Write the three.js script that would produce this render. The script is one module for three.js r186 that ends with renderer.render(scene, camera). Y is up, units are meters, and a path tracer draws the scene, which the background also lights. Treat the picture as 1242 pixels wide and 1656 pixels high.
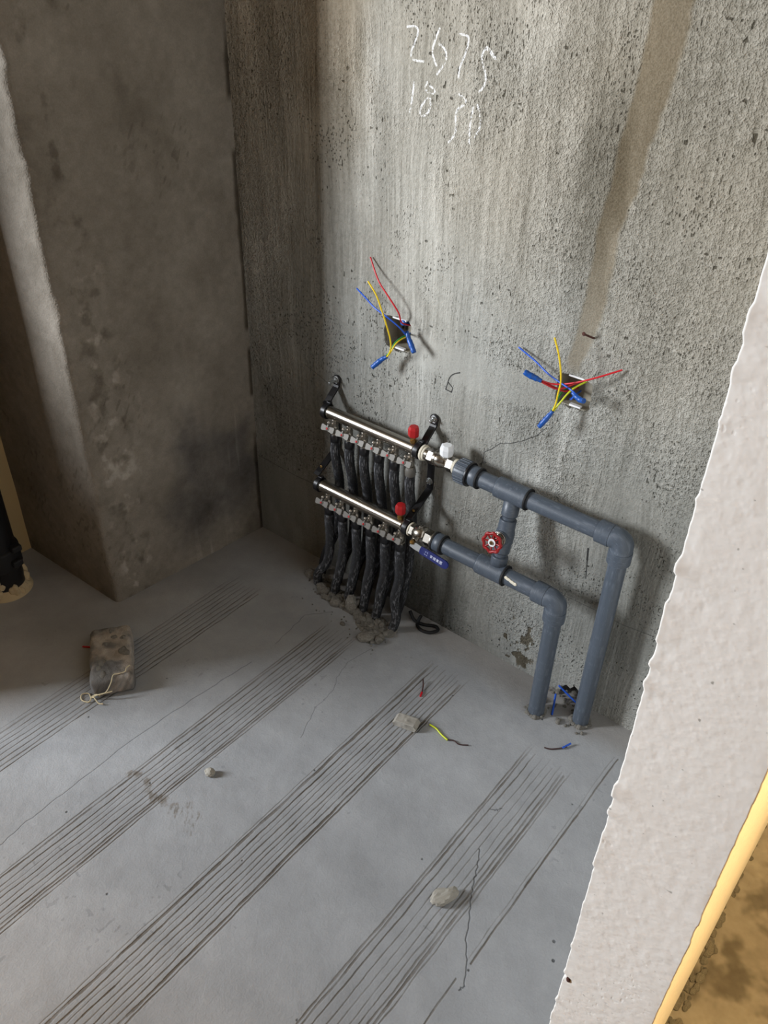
import * as THREE from 'three';
import { RoundedBoxGeometry } from 'three/addons/geometries/RoundedBoxGeometry.js';
import { mergeGeometries } from 'three/addons/utils/BufferGeometryUtils.js';
import { RectAreaLightUniformsLib } from 'three/addons/lights/RectAreaLightUniformsLib.js';

// ------------------------------------------------------------------ camera, sky, light, exposure
// Room frame in metres: x runs right along the back wall, y up, z out of the back wall; the corner of back wall and column is the origin.
const EXPOSURE = 1.0;
const WINDOW = { x0: -2.62, x1: -1.56, y0: 1.0, y1: 2.5, z: 3.05, power: 100, color: new THREE.Color(0.93, 0.975, 1.04) };
const ADDED_BULB = { at: [2.75, 2.15, 0.45], power: 9.5, color: new THREE.Color(1.0, 0.74, 0.36) };
const scene = new THREE.Scene();
const camera = new THREE.PerspectiveCamera(2 * Math.atan(828 / 1350) * 180 / Math.PI, 1242 / 1656, 0.02, 60);
camera.rotation.order = 'YXZ';
camera.position.set(1.682, 1.65, 1.498);
camera.rotation.set(THREE.MathUtils.degToRad(-35.391), THREE.MathUtils.degToRad(38.105), THREE.MathUtils.degToRad(1.73));
scene.add(camera);
const renderer = new THREE.WebGLRenderer();
renderer.toneMapping = THREE.LinearToneMapping;
renderer.toneMappingExposure = EXPOSURE;
renderer.shadowMap.enabled = true;
scene.background = new THREE.Color(0.8, 0.88, 1.0);
RectAreaLightUniformsLib.init();
{ // daylight through the window at the far left of the big room
  const l = new THREE.RectAreaLight(WINDOW.color, WINDOW.power, WINDOW.x1 - WINDOW.x0 - 0.1, WINDOW.y1 - WINDOW.y0 - 0.1);
  l.name = 'window_daylight';
  l.position.set((WINDOW.x0 + WINDOW.x1) / 2, (WINDOW.y0 + WINDOW.y1) / 2, WINDOW.z - 0.02);
  l.lookAt((WINDOW.x0 + WINDOW.x1) / 2, (WINDOW.y0 + WINDOW.y1) / 2, 0);
  scene.add(l);
}

// ------------------------------------------------------------------ helpers
const V = (x, y, z) => new THREE.Vector3(x, y, z);
function rng(seed) { let s = seed >>> 0; return () => { s = (s + 0x6d2b79f5) | 0; let t = Math.imul(s ^ (s >>> 15), 1 | s); t = (t + Math.imul(t ^ (t >>> 7), 61 | t)) ^ t; return ((t ^ (t >>> 14)) >>> 0) / 4294967296; }; }
const TABLE = new Float32Array(65536); { const r = rng(77); for (let i = 0; i < 65536; i++) TABLE[i] = r(); }
function noise(x, y) { // value noise, 0..1
  const xi = Math.floor(x), yi = Math.floor(y), fx = x - xi, fy = y - yi;
  const u = fx * fx * (3 - 2 * fx), v = fy * fy * (3 - 2 * fy);
  const r0 = (yi & 255) << 8, r1 = ((yi + 1) & 255) << 8, c0 = xi & 255, c1 = (xi + 1) & 255;
  const a = TABLE[r0 | c0], b = TABLE[r0 | c1], c = TABLE[r1 | c0], d = TABLE[r1 | c1];
  return a + (b - a) * u + (c - a + (a - b - c + d) * u) * v;
}
function fbm(x, y, o = 4) { let s = 0, a = 0.5, t = 0; for (let i = 0; i < o; i++) { s += a * noise(x, y); t += a; a *= 0.5; x = x * 2.03 + 17.3; y = y * 2.03 + 5.9; } return s / t; }
const noise3 = (x, y, z) => (noise(x + 3.1 * z, y + 7.7) + noise(y + 1.7 * x + 31, z + 2.3) + noise(z - 1.3 * y + 57, x + 0.7 * z + 11)) / 3;
const smooth = (a, b, x) => { const t = Math.min(1, Math.max(0, (x - a) / (b - a))); return t * t * (3 - 2 * t); };
const bump01 = (a, b, c, d, x) => smooth(a, b, x) * (1 - smooth(c, d, x));
const used = new Map();
function numbered(name) { const n = used.get(name) ?? 0; used.set(name, n + 1); return n ? name + '_' + String(n).padStart(3, '0') : name; }
function merge(geos) {
  const list = (Array.isArray(geos) ? geos : [geos]).map((g) => {
    const q = g.index ? g.toNonIndexed() : g;
    for (const k of Object.keys(q.attributes)) if (!['position', 'normal', 'uv'].includes(k)) q.deleteAttribute(k);
    return q;
  });
  return list.length === 1 ? list[0] : mergeGeometries(list, false);
}
function part(name, geos, mat, parent, label) {
  const m = new THREE.Mesh(merge(geos), mat);
  m.name = parent === scene ? numbered(name) : name;
  m.castShadow = m.receiveShadow = true;
  if (label) m.userData.label = label;
  parent.add(m);
  return m;
}
function tag(o, label, category, group) { o.userData.label = label; o.userData.category = category; if (group) o.userData.group = group; return o; }
function thing(name, label, category, pos = [0, 0, 0], group) {
  const g = new THREE.Group(); g.name = numbered(name); g.position.set(...pos); scene.add(g);
  return tag(g, label, category, group);
}
function struct(name, geos, mat, label) { const m = part(name, geos, mat, scene, label); m.userData.kind = 'structure'; return m; }
const box = (x0, x1, y0, y1, z0, z1) => { const g = new THREE.BoxGeometry(x1 - x0, y1 - y0, z1 - z0); g.translate((x0 + x1) / 2, (y0 + y1) / 2, (z0 + z1) / 2); return g; };
const rbox = (w, h, d, r, p = [0, 0, 0]) => { const g = new RoundedBoxGeometry(w, h, d, 2, r); g.translate(...p); return g; };
// a lathe whose axis runs along 'x', 'y' or 'z'; profile is [radius, along] pairs
function lathe(profile, axis = 'y', segs = 24, p = [0, 0, 0]) {
  const g = new THREE.LatheGeometry(profile.map(([r, t]) => new THREE.Vector2(Math.max(r, 1e-5), t)), segs);
  if (axis === 'x') g.rotateZ(-Math.PI / 2);
  if (axis === 'z') g.rotateX(Math.PI / 2);
  g.translate(...p);
  return g;
}
const cyl = (r, a, b, axis, segs = 24, p = [0, 0, 0], e = 0.0012) => lathe([[0, a], [r - e, a], [r, a + e], [r, b - e], [r - e, b], [0, b]], axis, segs, p);
const ring = (r0, r1, a, b, axis, p = [0, 0, 0], segs = 28) => lathe([[r0, a], [r1 - 0.0008, a], [r1, a + 0.0008], [r1, b - 0.0008], [r1 - 0.0008, b], [r0, b], [r0, a]], axis, segs, p);
function hex(r, a, b, axis, p = [0, 0, 0]) { // hexagonal nut with chamfered ends, flat shaded
  const g = lathe([[0, a], [r * 0.92, a], [r, a + 0.0018], [r, b - 0.0018], [r * 0.92, b], [0, b]], axis, 6, p).toNonIndexed();
  g.computeVertexNormals(); return g;
}
// a swept tube along a smooth curve; radius may be a function of the length so far
function sweep(points, radius, segs = 8, steps = 40, cap = true) {
  const curve = new THREE.CatmullRomCurve3(points.map((p) => V(...p)), false, 'centripetal');
  const len = curve.getLength(), fr = curve.computeFrenetFrames(steps, false), pos = [], uv = [], idx = [];
  const R = typeof radius === 'function' ? radius : () => radius;
  for (let i = 0; i <= steps; i++) {
    const c = curve.getPointAt(i / steps), s = len * i / steps, r = R(s, len);
    for (let j = 0; j <= segs; j++) {
      const a = j / segs * 2 * Math.PI, k = fr.normals[i].clone().multiplyScalar(Math.cos(a) * r).addScaledVector(fr.binormals[i], Math.sin(a) * r).add(c);
      pos.push(k.x, k.y, k.z); uv.push(j / segs, s);
    }
  }
  for (let i = 0; i < steps; i++) for (let j = 0; j < segs; j++) { const a = i * (segs + 1) + j, b = a + segs + 1; idx.push(a, b, a + 1, b, b + 1, a + 1); }
  if (cap) for (const [i, flip] of [[0, true], [steps, false]]) {
    const c = curve.getPointAt(i / steps), n = pos.length / 3; pos.push(c.x, c.y, c.z); uv.push(0.5, 0);
    for (let j = 0; j < segs; j++) { const a = i * (segs + 1) + j; flip ? idx.push(n, a, a + 1) : idx.push(n, a + 1, a); }
  }
  const g = new THREE.BufferGeometry();
  g.setAttribute('position', new THREE.Float32BufferAttribute(pos, 3)); g.setAttribute('uv', new THREE.Float32BufferAttribute(uv, 2));
  g.setIndex(idx); g.computeVertexNormals();
  return g;
}
function rock(rx, ry, rz, seed, detail = 2, rough = 0.35, p = [0, 0, 0], turn = 0) {
  const g = new THREE.IcosahedronGeometry(1, detail), a = g.attributes.position, o = seed * 13.7;
  for (let i = 0; i < a.count; i++) {
    const x = a.getX(i), y = a.getY(i), z = a.getZ(i);
    const k = 1 - rough + 2 * rough * noise3(x * 1.4 + o, y * 1.4 + o * 0.3, z * 1.4 - o) + rough * 0.9 * (noise3(x * 4 + o, y * 4, z * 4) - 0.5) + (detail > 2 ? rough * 0.55 * (noise3(x * 9 + o, y * 9, z * 9) - 0.5) : 0);
    a.setXYZ(i, x * k * rx, y * k * ry, z * k * rz);
  }
  g.rotateY(turn); g.translate(...p); g.computeVertexNormals();
  return g;
}
// an upright prism over a plan outline with fine levels, so that edges can be uneven; uv in metres (u along the outline)
function prism(plan, y0, y1, dy, bend, u0 = 0) {
  const n = Math.round((y1 - y0) / dy), pos = [], uv = [], idx = [], m = plan.length;
  let u = u0; const us = [u]; for (let i = 1; i < m; i++) us.push(u += Math.hypot(plan[i][0] - plan[i - 1][0], plan[i][1] - plan[i - 1][1]));
  for (let j = 0; j <= n; j++) for (let i = 0; i < m; i++) {
    const y = y0 + (y1 - y0) * j / n, [dx, dz] = bend ? bend(plan[i][0], y, plan[i][1], i) : [0, 0];
    pos.push(plan[i][0] + dx, y, plan[i][1] + dz); uv.push(us[i], y);
  }
  for (let j = 0; j < n; j++) for (let i = 0; i < m - 1; i++) { const a = j * m + i, b = a + m; idx.push(a, a + 1, b, b, a + 1, b + 1); }
  const g = new THREE.BufferGeometry();
  g.setAttribute('position', new THREE.Float32BufferAttribute(pos, 3)); g.setAttribute('uv', new THREE.Float32BufferAttribute(uv, 2));
  g.setIndex(idx); g.computeVertexNormals();
  return g;
}
function subdivide(plan, step) { const out = []; for (let i = 0; i < plan.length - 1; i++) { const [a, b] = plan[i], [c, d] = plan[i + 1], n = Math.max(1, Math.round(Math.hypot(c - a, d - b) / step)); for (let k = 0; k < n; k++) out.push([a + (c - a) * k / n, b + (d - b) * k / n]); } out.push(plan[plan.length - 1]); return out; }

// ------------------------------------------------------------------ textures
function overlay(size, metres, draw) { // strokes in metres on a canvas (y up); returns (channel arrays)
  const c = document.createElement('canvas'); c.width = c.height = size;
  const x = c.getContext('2d'); x.fillStyle = '#000'; x.fillRect(0, 0, size, size);
  x.translate(0, size); x.scale(size / metres, -size / metres); x.lineCap = x.lineJoin = 'round'; x.globalCompositeOperation = 'lighter';
  draw(x);
  const d = x.getImageData(0, 0, size, size).data;
  return (i, j, ch) => d[((size - 1 - j) * size + i) * 4 + ch] / 255;
}
function surface(w, h, metresX, metresY, fn, bumpToo = true) { // fn(x, y, i, j, out): out = [r, g, b (sRGB 0..255), height 0..1]
  const col = new Uint8Array(w * h * 4), bmp = bumpToo ? new Uint8Array(w * h) : null, out = [0, 0, 0, 0];
  for (let j = 0; j < h; j++) for (let i = 0; i < w; i++) {
    fn(i / w * metresX, j / h * metresY, i, j, out);
    const k = (j * w + i) * 4; for (let c = 0; c < 3; c++) col[k + c] = Math.max(0, Math.min(255, out[c])); col[k + 3] = 255;
    if (bmp) bmp[j * w + i] = Math.max(0, Math.min(255, out[3] * 255));
  }
  const finish = (t, srgb) => { t.wrapS = t.wrapT = THREE.MirroredRepeatWrapping; t.magFilter = THREE.LinearFilter; t.minFilter = THREE.LinearMipmapLinearFilter; t.generateMipmaps = true; t.repeat.set(1 / metresX, 1 / metresY); if (srgb) t.colorSpace = THREE.SRGBColorSpace; t.needsUpdate = true; return t; };
  return { map: finish(new THREE.DataTexture(col, w, h), true), bump: bmp && finish(new THREE.DataTexture(bmp, w, h, THREE.RedFormat), false) };
}
function curveStroke(c, pts) { c.beginPath(); c.moveTo(...pts[0]); for (let i = 1; i < pts.length - 1; i++) c.quadraticCurveTo(pts[i][0], pts[i][1], (pts[i][0] + pts[i + 1][0]) / 2, (pts[i][1] + pts[i + 1][1]) / 2); c.lineTo(...pts[pts.length - 1]); c.stroke(); }
function lineStroke(c, pts) { c.beginPath(); c.moveTo(...pts[0]); for (const p of pts.slice(1)) c.lineTo(...p); c.stroke(); }

// back wall: rough cement render with vertical trowel streaks, a filled cable chase, chalk figures and marker strokes
const WM = 1.66;
const CHALK = [
  [[0.529, 1.478], [0.545, 1.482], [0.557, 1.476], [0.555, 1.466], [0.546, 1.447], [0.539, 1.431], [0.546, 1.421], [0.572, 1.422]],
  [[0.607, 1.481], [0.596, 1.458], [0.592, 1.440], [0.599, 1.425], [0.604, 1.418]], [[0.608, 1.455], [0.622, 1.450], [0.629, 1.435], [0.621, 1.419], [0.607, 1.403]],
  [[0.653, 1.475], [0.675, 1.477], [0.676, 1.463], [0.670, 1.441], [0.658, 1.418], [0.659, 1.402]],
  [[0.740, 1.443], [0.718, 1.459]], [[0.716, 1.458], [0.707, 1.449], [0.711, 1.432], [0.721, 1.415], [0.721, 1.396], [0.709, 1.383]],
  [[0.551, 1.382], [0.548, 1.352], [0.543, 1.327]],
  [[0.584, 1.386], [0.577, 1.377], [0.587, 1.367], [0.600, 1.365], [0.606, 1.373], [0.591, 1.381]], [[0.592, 1.362], [0.596, 1.349], [0.591, 1.331], [0.577, 1.322], [0.568, 1.328], [0.572, 1.343], [0.588, 1.358]],
  [[0.659, 1.374], [0.674, 1.369], [0.681, 1.365], [0.676, 1.356], [0.660, 1.347], [0.657, 1.333], [0.662, 1.310], [0.657, 1.297], [0.645, 1.284]],
  [[0.698, 1.354], [0.695, 1.338], [0.693, 1.319], [0.695, 1.289]], [[0.707, 1.360], [0.717, 1.341], [0.718, 1.322], [0.707, 1.302]],
];
const wallMarks = overlay(2048, WM, (c) => {
  c.strokeStyle = '#f00'; c.lineWidth = 0.0042; for (const p of CHALK) curveStroke(c, p);
  c.lineWidth = 0.0065; lineStroke(c, [[0.719, 1.458], [0.738, 1.444]]);
  c.strokeStyle = '#0f0';
  c.lineWidth = 0.0026; curveStroke(c, [[0.719, 0.794], [0.702, 0.787], [0.690, 0.771], [0.687, 0.754], [0.683, 0.739]]); lineStroke(c, [[0.683, 0.739], [0.700, 0.737], [0.703, 0.749], [0.688, 0.760]]);
  c.lineWidth = 0.0048; lineStroke(c, [[1.110, 0.475], [1.113, 0.444]]); lineStroke(c, [[1.201, 0.469], [1.203, 0.430]]);
  c.lineWidth = 0.0026; lineStroke(c, [[1.113, 0.450], [1.119, 0.391]]); lineStroke(c, [[1.202, 0.435], [1.202, 0.381]]);
  c.strokeStyle = '#0d0'; c.lineWidth = 0.0016; lineStroke(c, [[0.959, 0.739], [0.938, 0.71], [0.918, 0.694], [0.904, 0.683], [0.873, 0.664], [0.846, 0.653], [0.835, 0.640], [0.826, 0.63], [0.807, 0.614], [0.806, 0.589], [0.802, 0.575]]);
  c.strokeStyle = '#080'; c.lineWidth = 0.0018; lineStroke(c, [[0.004, 0.279], [0.06, 0.277], [0.169, 0.272], [0.25, 0.275], [0.319, 0.268], [0.42, 0.262]]);
  c.strokeStyle = '#060'; lineStroke(c, [[1.05, 0.312], [1.154, 0.314], [1.23, 0.31], [1.311, 0.32]]); lineStroke(c, [[0.22, 0.655], [0.27, 0.64], [0.32, 0.62]]);
});
const wallTex = surface(2048, 2048, WM, WM, (x, y, i, j, o) => {
  const wob = 0.012 * (fbm(x * 3 + 40, y * 22) - 0.5) + 0.02 * (fbm(x * 2, y * 6 + 9) - 0.5);
  const t = (y - 1.03) / 0.525, cl = 0.992 + 0.034 * Math.max(t, -0.3) + wob, cr = 1.034 + 0.060 * Math.max(t, -0.3) + wob * 1.6;
  let chase = bump01(cl - 0.004, cl + 0.006, cr - 0.006, cr + 0.006, x) * smooth(0.87, 0.91, y);
  const halo = bump01(cl - 0.12, cl - 0.02, cr + 0.02, cr + 0.12, x) * smooth(0.95, 1.15, y) * smooth(0.42, 0.6, fbm(x * 8, y * 4 + 3));
  const cross = bump01(0.55, 0.62, 0.93, 0.99, x) * bump01(0.775, 0.79, 0.855, 0.875, y + 0.05 * (fbm(x * 5, y * 4) - 0.5) + 0.02 * (x - 0.6));
  const low = 1 - smooth(0.262, 0.284, y + 0.02 * (fbm(x * 6, 2) - 0.5));
  const plain = Math.max(chase * 0.8, cross * 0.75, low * 0.75 * (1 - smooth(0.4, 0.8, x)));
  const rough = 0.35 + 1.0 * smooth(0.36, 0.68, fbm(x * 3.2 + 2, y * 2.4 + 8));
  const comb = fbm(x * 105 + 5 * fbm(x * 3, y * 1.5), y * 3.5 + 60, 2) - 0.5, blotch = fbm(x * 3.1, y * 1.9 + 4) - 0.5, streak = fbm(x * 46 + 3 * y, y * 2.2) - 0.5, hair = noise(x * 330 + 6 * noise(x * 9, y * 9), y * 13) - 0.5;
  const combK = 0.15 + 0.85 * smooth(0.4, 0.75, y + 0.3 * (fbm(x * 2, y * 2 + 70) - 0.5)) * (1 - smooth(0.75, 1.1, x));
  const grain = noise(x * 640, y * 560) - 0.5, lump = fbm(x * 190, y * 150, 3) - 0.5;
  const pit = smooth(0.79, 0.9, noise(x * 420 + 3, y * 230)) * smooth(0.45, 0.72, fbm(x * 11 + 5, y * 8)) * (1 - plain);
  const hole = smooth(0.9, 0.95, noise(x * 210 + 9, y * 110)) * smooth(0.55, 0.75, noise(x * 13, y * 17)) * (1 - plain);
  const drip = smooth(0.62, 0.8, fbm(x * 30, y * 3 + 20)) * bump01(0.5, 0.7, 1.0, 1.25, x) * bump01(0.35, 0.5, 0.78, 0.9, y);
  const pale = smooth(0.55, 0.75, fbm(x * 5 + 9, y * 2.6 + 31));
  const shadeStain = bump01(0.2, 0.3, 0.36, 0.47, x + 0.06 * (fbm(x * 4, y * 9) - 0.5)) * smooth(1.05, 1.5, y);  // small dark stain, mostly the column's shadow painted into the wall
  const damp = bump01(0.45, 0.56, 0.76, 0.84, x + 0.1 * (fbm(y * 9, x * 3) - 0.5)) * (1 - smooth(0.1, 0.3, y));
  const patch = bump01(0.78, 0.86, 1.5, 1.6, x) * (1 - smooth(0.13, 0.2, y + 0.06 * (fbm(x * 9, y * 9) - 0.5)));
  const spots = bump01(0.9, 0.93, 1.01, 1.04, x) * bump01(0.0, 0.02, 0.15, 0.18, y) * smooth(0.56, 0.66, fbm(x * 60, y * 46));
  let v = 138 + 54 * blotch + 26 * streak * (1 - 0.6 * plain) + 24 * comb * (1 - plain) * combK + 12 * hair * (1 - plain) + 20 * grain * (0.3 + 0.7 * rough) + 34 * lump * (0.4 + 0.6 * rough) * (1 - plain) + 22 * pale + 20 * drip + 8 * patch;
  v -= 13 * (1 - smooth(0.25, 1.15, y + 0.2 * (fbm(x * 3, y * 3) - 0.5)));  // darker towards the floor: partly the cement, partly light falloff put into the colour
  v -= 44 * pit + 62 * hole + (16 + 14 * smooth(1.0, 1.3, y)) * chase + 20 * halo - 4 * cross + 34 * shadeStain + 28 * damp + 70 * spots;
  const warm = smooth(0.6, 1.3, y) * 7 + 5 * chase + 6 * shadeStain + 7 * spots + 8 * (fbm(x * 2.3 + 70, y * 1.7) - 0.5);
  const chalk = wallMarks(i, j, 0) * smooth(0.25, 0.6, noise(x * 420, y * 420) * 0.7 + 0.3 * noise(x * 90, y * 90));
  const ink = wallMarks(i, j, 1) * (0.75 + 0.25 * noise(x * 300, y * 300));
  o[0] = v + warm; o[1] = v + 1; o[2] = v - 4 - warm * 1.2;
  for (let c = 0; c < 3; c++) { o[c] += (236 - o[c]) * 0.8 * chalk; o[c] += (22 - o[c]) * 0.92 * ink; }
  o[3] = 0.6 + (0.35 * grain + 0.5 * lump) * rough * (1 - 0.85 * plain) + 0.2 * streak + 0.14 * hair * (1 - plain) + 0.16 * comb * (1 - plain) * combK - 0.5 * pit - 0.5 * hole - 0.15 * chase - 0.3 * spots;
});

// column: smoother, browner cement render; u runs along the outline (right face, then front face)
const CM = [1.0, 2.0];
const columnTex = surface(1024, 2048, CM[0], CM[1], (x, y, i, j, o) => {
  const b = fbm(x * 3, y * 2.4 + 11) - 0.5, m = fbm(x * 9 + 4, y * 7) - 0.5, f = fbm(x * 60, y * 60, 3) - 0.5, g = noise(x * 480, y * 480) - 0.5;
  const damp = bump01(-0.02, 0.04, 0.24, 0.36, x + 0.12 * (fbm(x * 9, y * 9) - 0.5)) * bump01(0.02, 0.2, 0.38, 0.52, y + 0.2 * (fbm(x * 9 + 3, y * 7) - 0.5)) * (0.7 + 0.6 * (fbm(x * 20, y * 12 + 9) - 0.3));
  const edge = bump01(0.38, 0.44, 0.49, 0.53, x);
  const crumbs = edge * smooth(0.55, 0.78, fbm(x * 38 + 8, y * 30)) * (1 - smooth(0.9, 1.2, y)), dark = edge * smooth(0.52, 0.82, fbm(x * 34, y * 26 + 40));
  const streak = smooth(0.6, 0.8, fbm(x * 40, y * 3 + 7)) * bump01(0.02, 0.08, 0.2, 0.3, x) * (1 - smooth(0.4, 0.6, y));
  const dirt = 0.6 * smooth(0.5, 0.8, fbm(x * 14 + 7, y * 11 + 3)) * smooth(0.3, 0.7, fbm(x * 3, y * 3 + 50));
  const crack = (1 - smooth(0.004, 0.012 + 0.008 * noise(3, y * 30), x)) * smooth(0.38, 0.52, noise(1, y * 9 + 2));
  const scuff = 0.8 * smooth(0.68, 0.85, noise(x * 110 + y * 60, y * 40 - x * 30)) * smooth(0.5, 0.7, fbm(x * 5, y * 5 + 30));
  const v = 116 + 34 * b + 26 * m + 18 * f + 9 * g - 34 * damp + 30 * crumbs - 26 * dark + 20 * streak - 18 * dirt - 60 * crack - 22 * scuff;
  o[0] = v + 8 - 3 * damp; o[1] = v + 1; o[2] = v - 10 + 7 * damp;
  o[3] = 0.55 + 0.5 * f + 0.2 * g + 0.25 * m + 0.15 * crumbs - 0.3 * dark - 0.4 * crack;
});

// floor: steel-trowelled screed scored with bands of parallel grooves that run towards the back wall
const FM = 2.4, FX = -0.66; // texture covers x from FX, z from 0
const BANDS = [
  { from: 0.2, lines: [[0.118, 2, 0.35], [0.130, 4, 0.4], [0.146, 2.5, 0.55], [0.160, 2.5, 0.5], [0.175, 2.5, 0.55], [0.190, 2.5, 0.5], [0.205, 3, 0.6], [0.220, 4, 0.6], [0.232, 2.5, 0.75]] },
  { from: 0.18, lines: [[0.470, 3, 0.5], [0.478, 4, 0.6], [0.494, 3, 0.8], [0.506, 2, 0.4], [0.518, 2.6, 0.7], [0.531, 2.2, 0.5], [0.545, 2.8, 0.75], [0.558, 2.4, 0.6], [0.569, 4, 0.7], [0.576, 4, 0.75], [0.584, 2.4, 0.6]] },
  { from: 0.1, lines: [[0.790, 2, 0.4], [0.799, 6, 0.75], [0.814, 3, 0.95], [0.826, 2, 0.4], [0.838, 2.8, 0.8], [0.852, 2.6, 0.6], [0.864, 2.6, 0.7], [0.875, 2, 0.5], [0.886, 2.8, 0.7], [0.900, 5, 0.85], [0.908, 3, 0.75]] },
  { from: 0.18, lines: [[1.148, 4, 0.55], [1.155, 4, 0.6], [1.170, 2.8, 0.75], [1.190, 2.2, 0.5], [1.206, 2.2, 0.4], [1.222, 2.2, 0.4], [1.236, 2.6, 0.6], [1.248, 4, 0.55], [1.256, 5, 0.65], [1.264, 2.6, 0.5]] },
  { from: 0.1, to: 0.735, lines: [[1.331, 3.2, 0.9], [1.322, 2, 0.25]] },
  { from: 0.775, to: 0.93, lines: [[1.327, 3.2, 0.75]] },
];
const floorMarks = overlay(2048, FM, (c) => {
  c.translate(-FX, 0); const r = rng(5);
  for (const b of BANDS) for (const [x, w, a] of b.lines) {
    let z = b.from + 0.05 * r() * (b.to ? 0 : 1); const end = b.to ?? 1.75, ph = r() * 90;
    while (z < end) {
      const dz = 0.012; const k = a * (0.45 + 0.75 * noise(z * 26 + ph, x * 50)) * (b.to ? 1 : smooth(b.from - 0.02, b.from + 0.12, z));
      c.strokeStyle = `rgba(255,0,0,${Math.min(1, k)})`; c.lineWidth = w * 0.001 * (0.75 + 0.5 * noise(z * 40 + ph, 7));
      const f = (q) => x + 0.0026 * (noise(q * 16 + ph, 3) - 0.5) + 0.0014 * (noise(q * 90, ph) - 0.5);
      c.lineCap = 'butt'; c.beginPath(); c.moveTo(f(z), z); c.lineTo(f(z + dz), z + dz); c.stroke(); z += dz;
    }
  }
  c.lineCap = 'round';
  const crack = (pts, w, a) => { c.strokeStyle = `rgba(0,${Math.round(255 * a)},0,1)`; c.lineWidth = w; const out = []; for (let i = 0; i < pts.length - 1; i++) for (let k = 0; k < 8; k++) { const t = k / 8; out.push([pts[i][0] + (pts[i + 1][0] - pts[i][0]) * t + 0.004 * (r() - 0.5), pts[i][1] + (pts[i + 1][1] - pts[i][1]) * t + 0.004 * (r() - 0.5)]); } out.push(pts[pts.length - 1]); lineStroke(c, out); };
  crack([[0.408, 1.18], [0.399, 1.123], [0.397, 1.021], [0.391, 0.81], [0.406, 0.585], [0.42, 0.45]], 0.0018, 0.5);
  crack([[1.206, 0.518], [1.212, 0.525], [1.232, 0.569], [1.255, 0.621], [1.299, 0.702], [1.327, 0.742], [1.345, 0.776], [1.342, 0.79]], 0.002, 0.8);
  crack([[0.634, 0.2], [0.62, 0.28], [0.634, 0.343], [0.657, 0.381], [0.663, 0.458], [0.70, 0.55]], 0.0015, 0.38);
  crack([[0.45, 0.16], [0.40, 0.22], [0.42, 0.36]], 0.0015, 0.4);
  crack([[1.17, 0.42], [1.185, 0.41], [1.19, 0.40]], 0.002, 0.6);
  for (let i = 0; i < 26; i++) { c.fillStyle = `rgba(0,${120 + 130 * r()},0,1)`; c.beginPath(); c.arc(0.2 + 1.3 * r(), 0.1 + 1.3 * r(), 0.0012 + 0.0022 * r(), 0, 7); c.fill(); }
  for (let i = 0; i < 150; i++) { // dried smear: short ragged strokes across the second band
    const t = r(), x = 0.45 + 0.24 * t, z = (t < 0.7 ? 0.878 + 0.008 * Math.sin(x * 60) : 0.84 + 0.05 * r()) + 0.016 * (r() - 0.5), l = 0.006 + 0.014 * r(), a = 0.9 + 0.7 * (r() - 0.5);
    c.strokeStyle = `rgba(0,0,255,${0.25 + 0.4 * r()})`; c.lineWidth = 0.0015 + 0.006 * r() * (t < 0.7 ? 1 : 0.5); c.beginPath(); c.moveTo(x, z); c.lineTo(x + l * Math.cos(a), z + l * Math.sin(a)); c.stroke();
  }
});
const floorTex = surface(2048, 2048, FM, FM, (x, z, i, j, o) => {
  const X = x + FX, b = fbm(x * 2.2, z * 2.2 + 5) - 0.5, m = fbm(x * 7 + 3, z * 7) - 0.5, f = fbm(x * 40, z * 40, 3) - 0.5, g = noise(x * 500, z * 500) - 0.5;
  const ang = Math.hypot(X - 1.0, z - 1.5), trowel = noise(ang * 26 + 2 * fbm(x * 4, z * 4), 4) - 0.5;
  const groove = floorMarks(i, j, 0), crack = floorMarks(i, j, 1), smear = floorMarks(i, j, 2) * smooth(0.3, 0.6, fbm(x * 70, z * 70));
  const band = Math.max(bump01(0.46, 0.475, 0.575, 0.59, X), bump01(0.785, 0.8, 0.9, 0.915, X), 0.8 * bump01(1.14, 1.155, 1.255, 1.27, X), bump01(0.11, 0.125, 0.225, 0.24, X)) * smooth(0.15, 0.3, z);
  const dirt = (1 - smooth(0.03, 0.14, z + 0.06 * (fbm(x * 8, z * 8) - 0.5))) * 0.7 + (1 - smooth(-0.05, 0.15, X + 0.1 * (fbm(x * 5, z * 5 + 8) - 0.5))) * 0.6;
  const speck = smooth(0.87, 0.9, noise(x * 90, z * 90)) * smooth(0.6, 0.75, fbm(x * 7, z * 7 + 30));
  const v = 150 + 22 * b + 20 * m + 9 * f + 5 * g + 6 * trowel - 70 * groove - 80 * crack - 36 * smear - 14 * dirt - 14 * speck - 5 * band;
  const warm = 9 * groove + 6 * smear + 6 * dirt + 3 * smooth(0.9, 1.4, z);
  o[0] = v + warm - 1; o[1] = v + 1; o[2] = v + 3 - warm * 1.2;
  o[3] = 0.7 + 0.25 * f + 0.08 * g + 0.15 * m - 0.6 * groove - 0.4 * crack + 0.05 * trowel;
});
const dustyFloorTex = surface(512, 512, 1.0, 1.0, (x, z, i, j, o) => {
  const b = fbm(x * 5, z * 5 + 50) - 0.5, m = smooth(0.52, 0.68, fbm(x * 13, z * 13 + 8)), f = fbm(x * 60, z * 60) - 0.5;
  const v = 140 + 40 * b - 40 * m + 26 * f; o[0] = v + 6; o[1] = v; o[2] = v - 8; o[3] = 0.5 + 0.5 * f - 0.2 * m;
});
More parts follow.
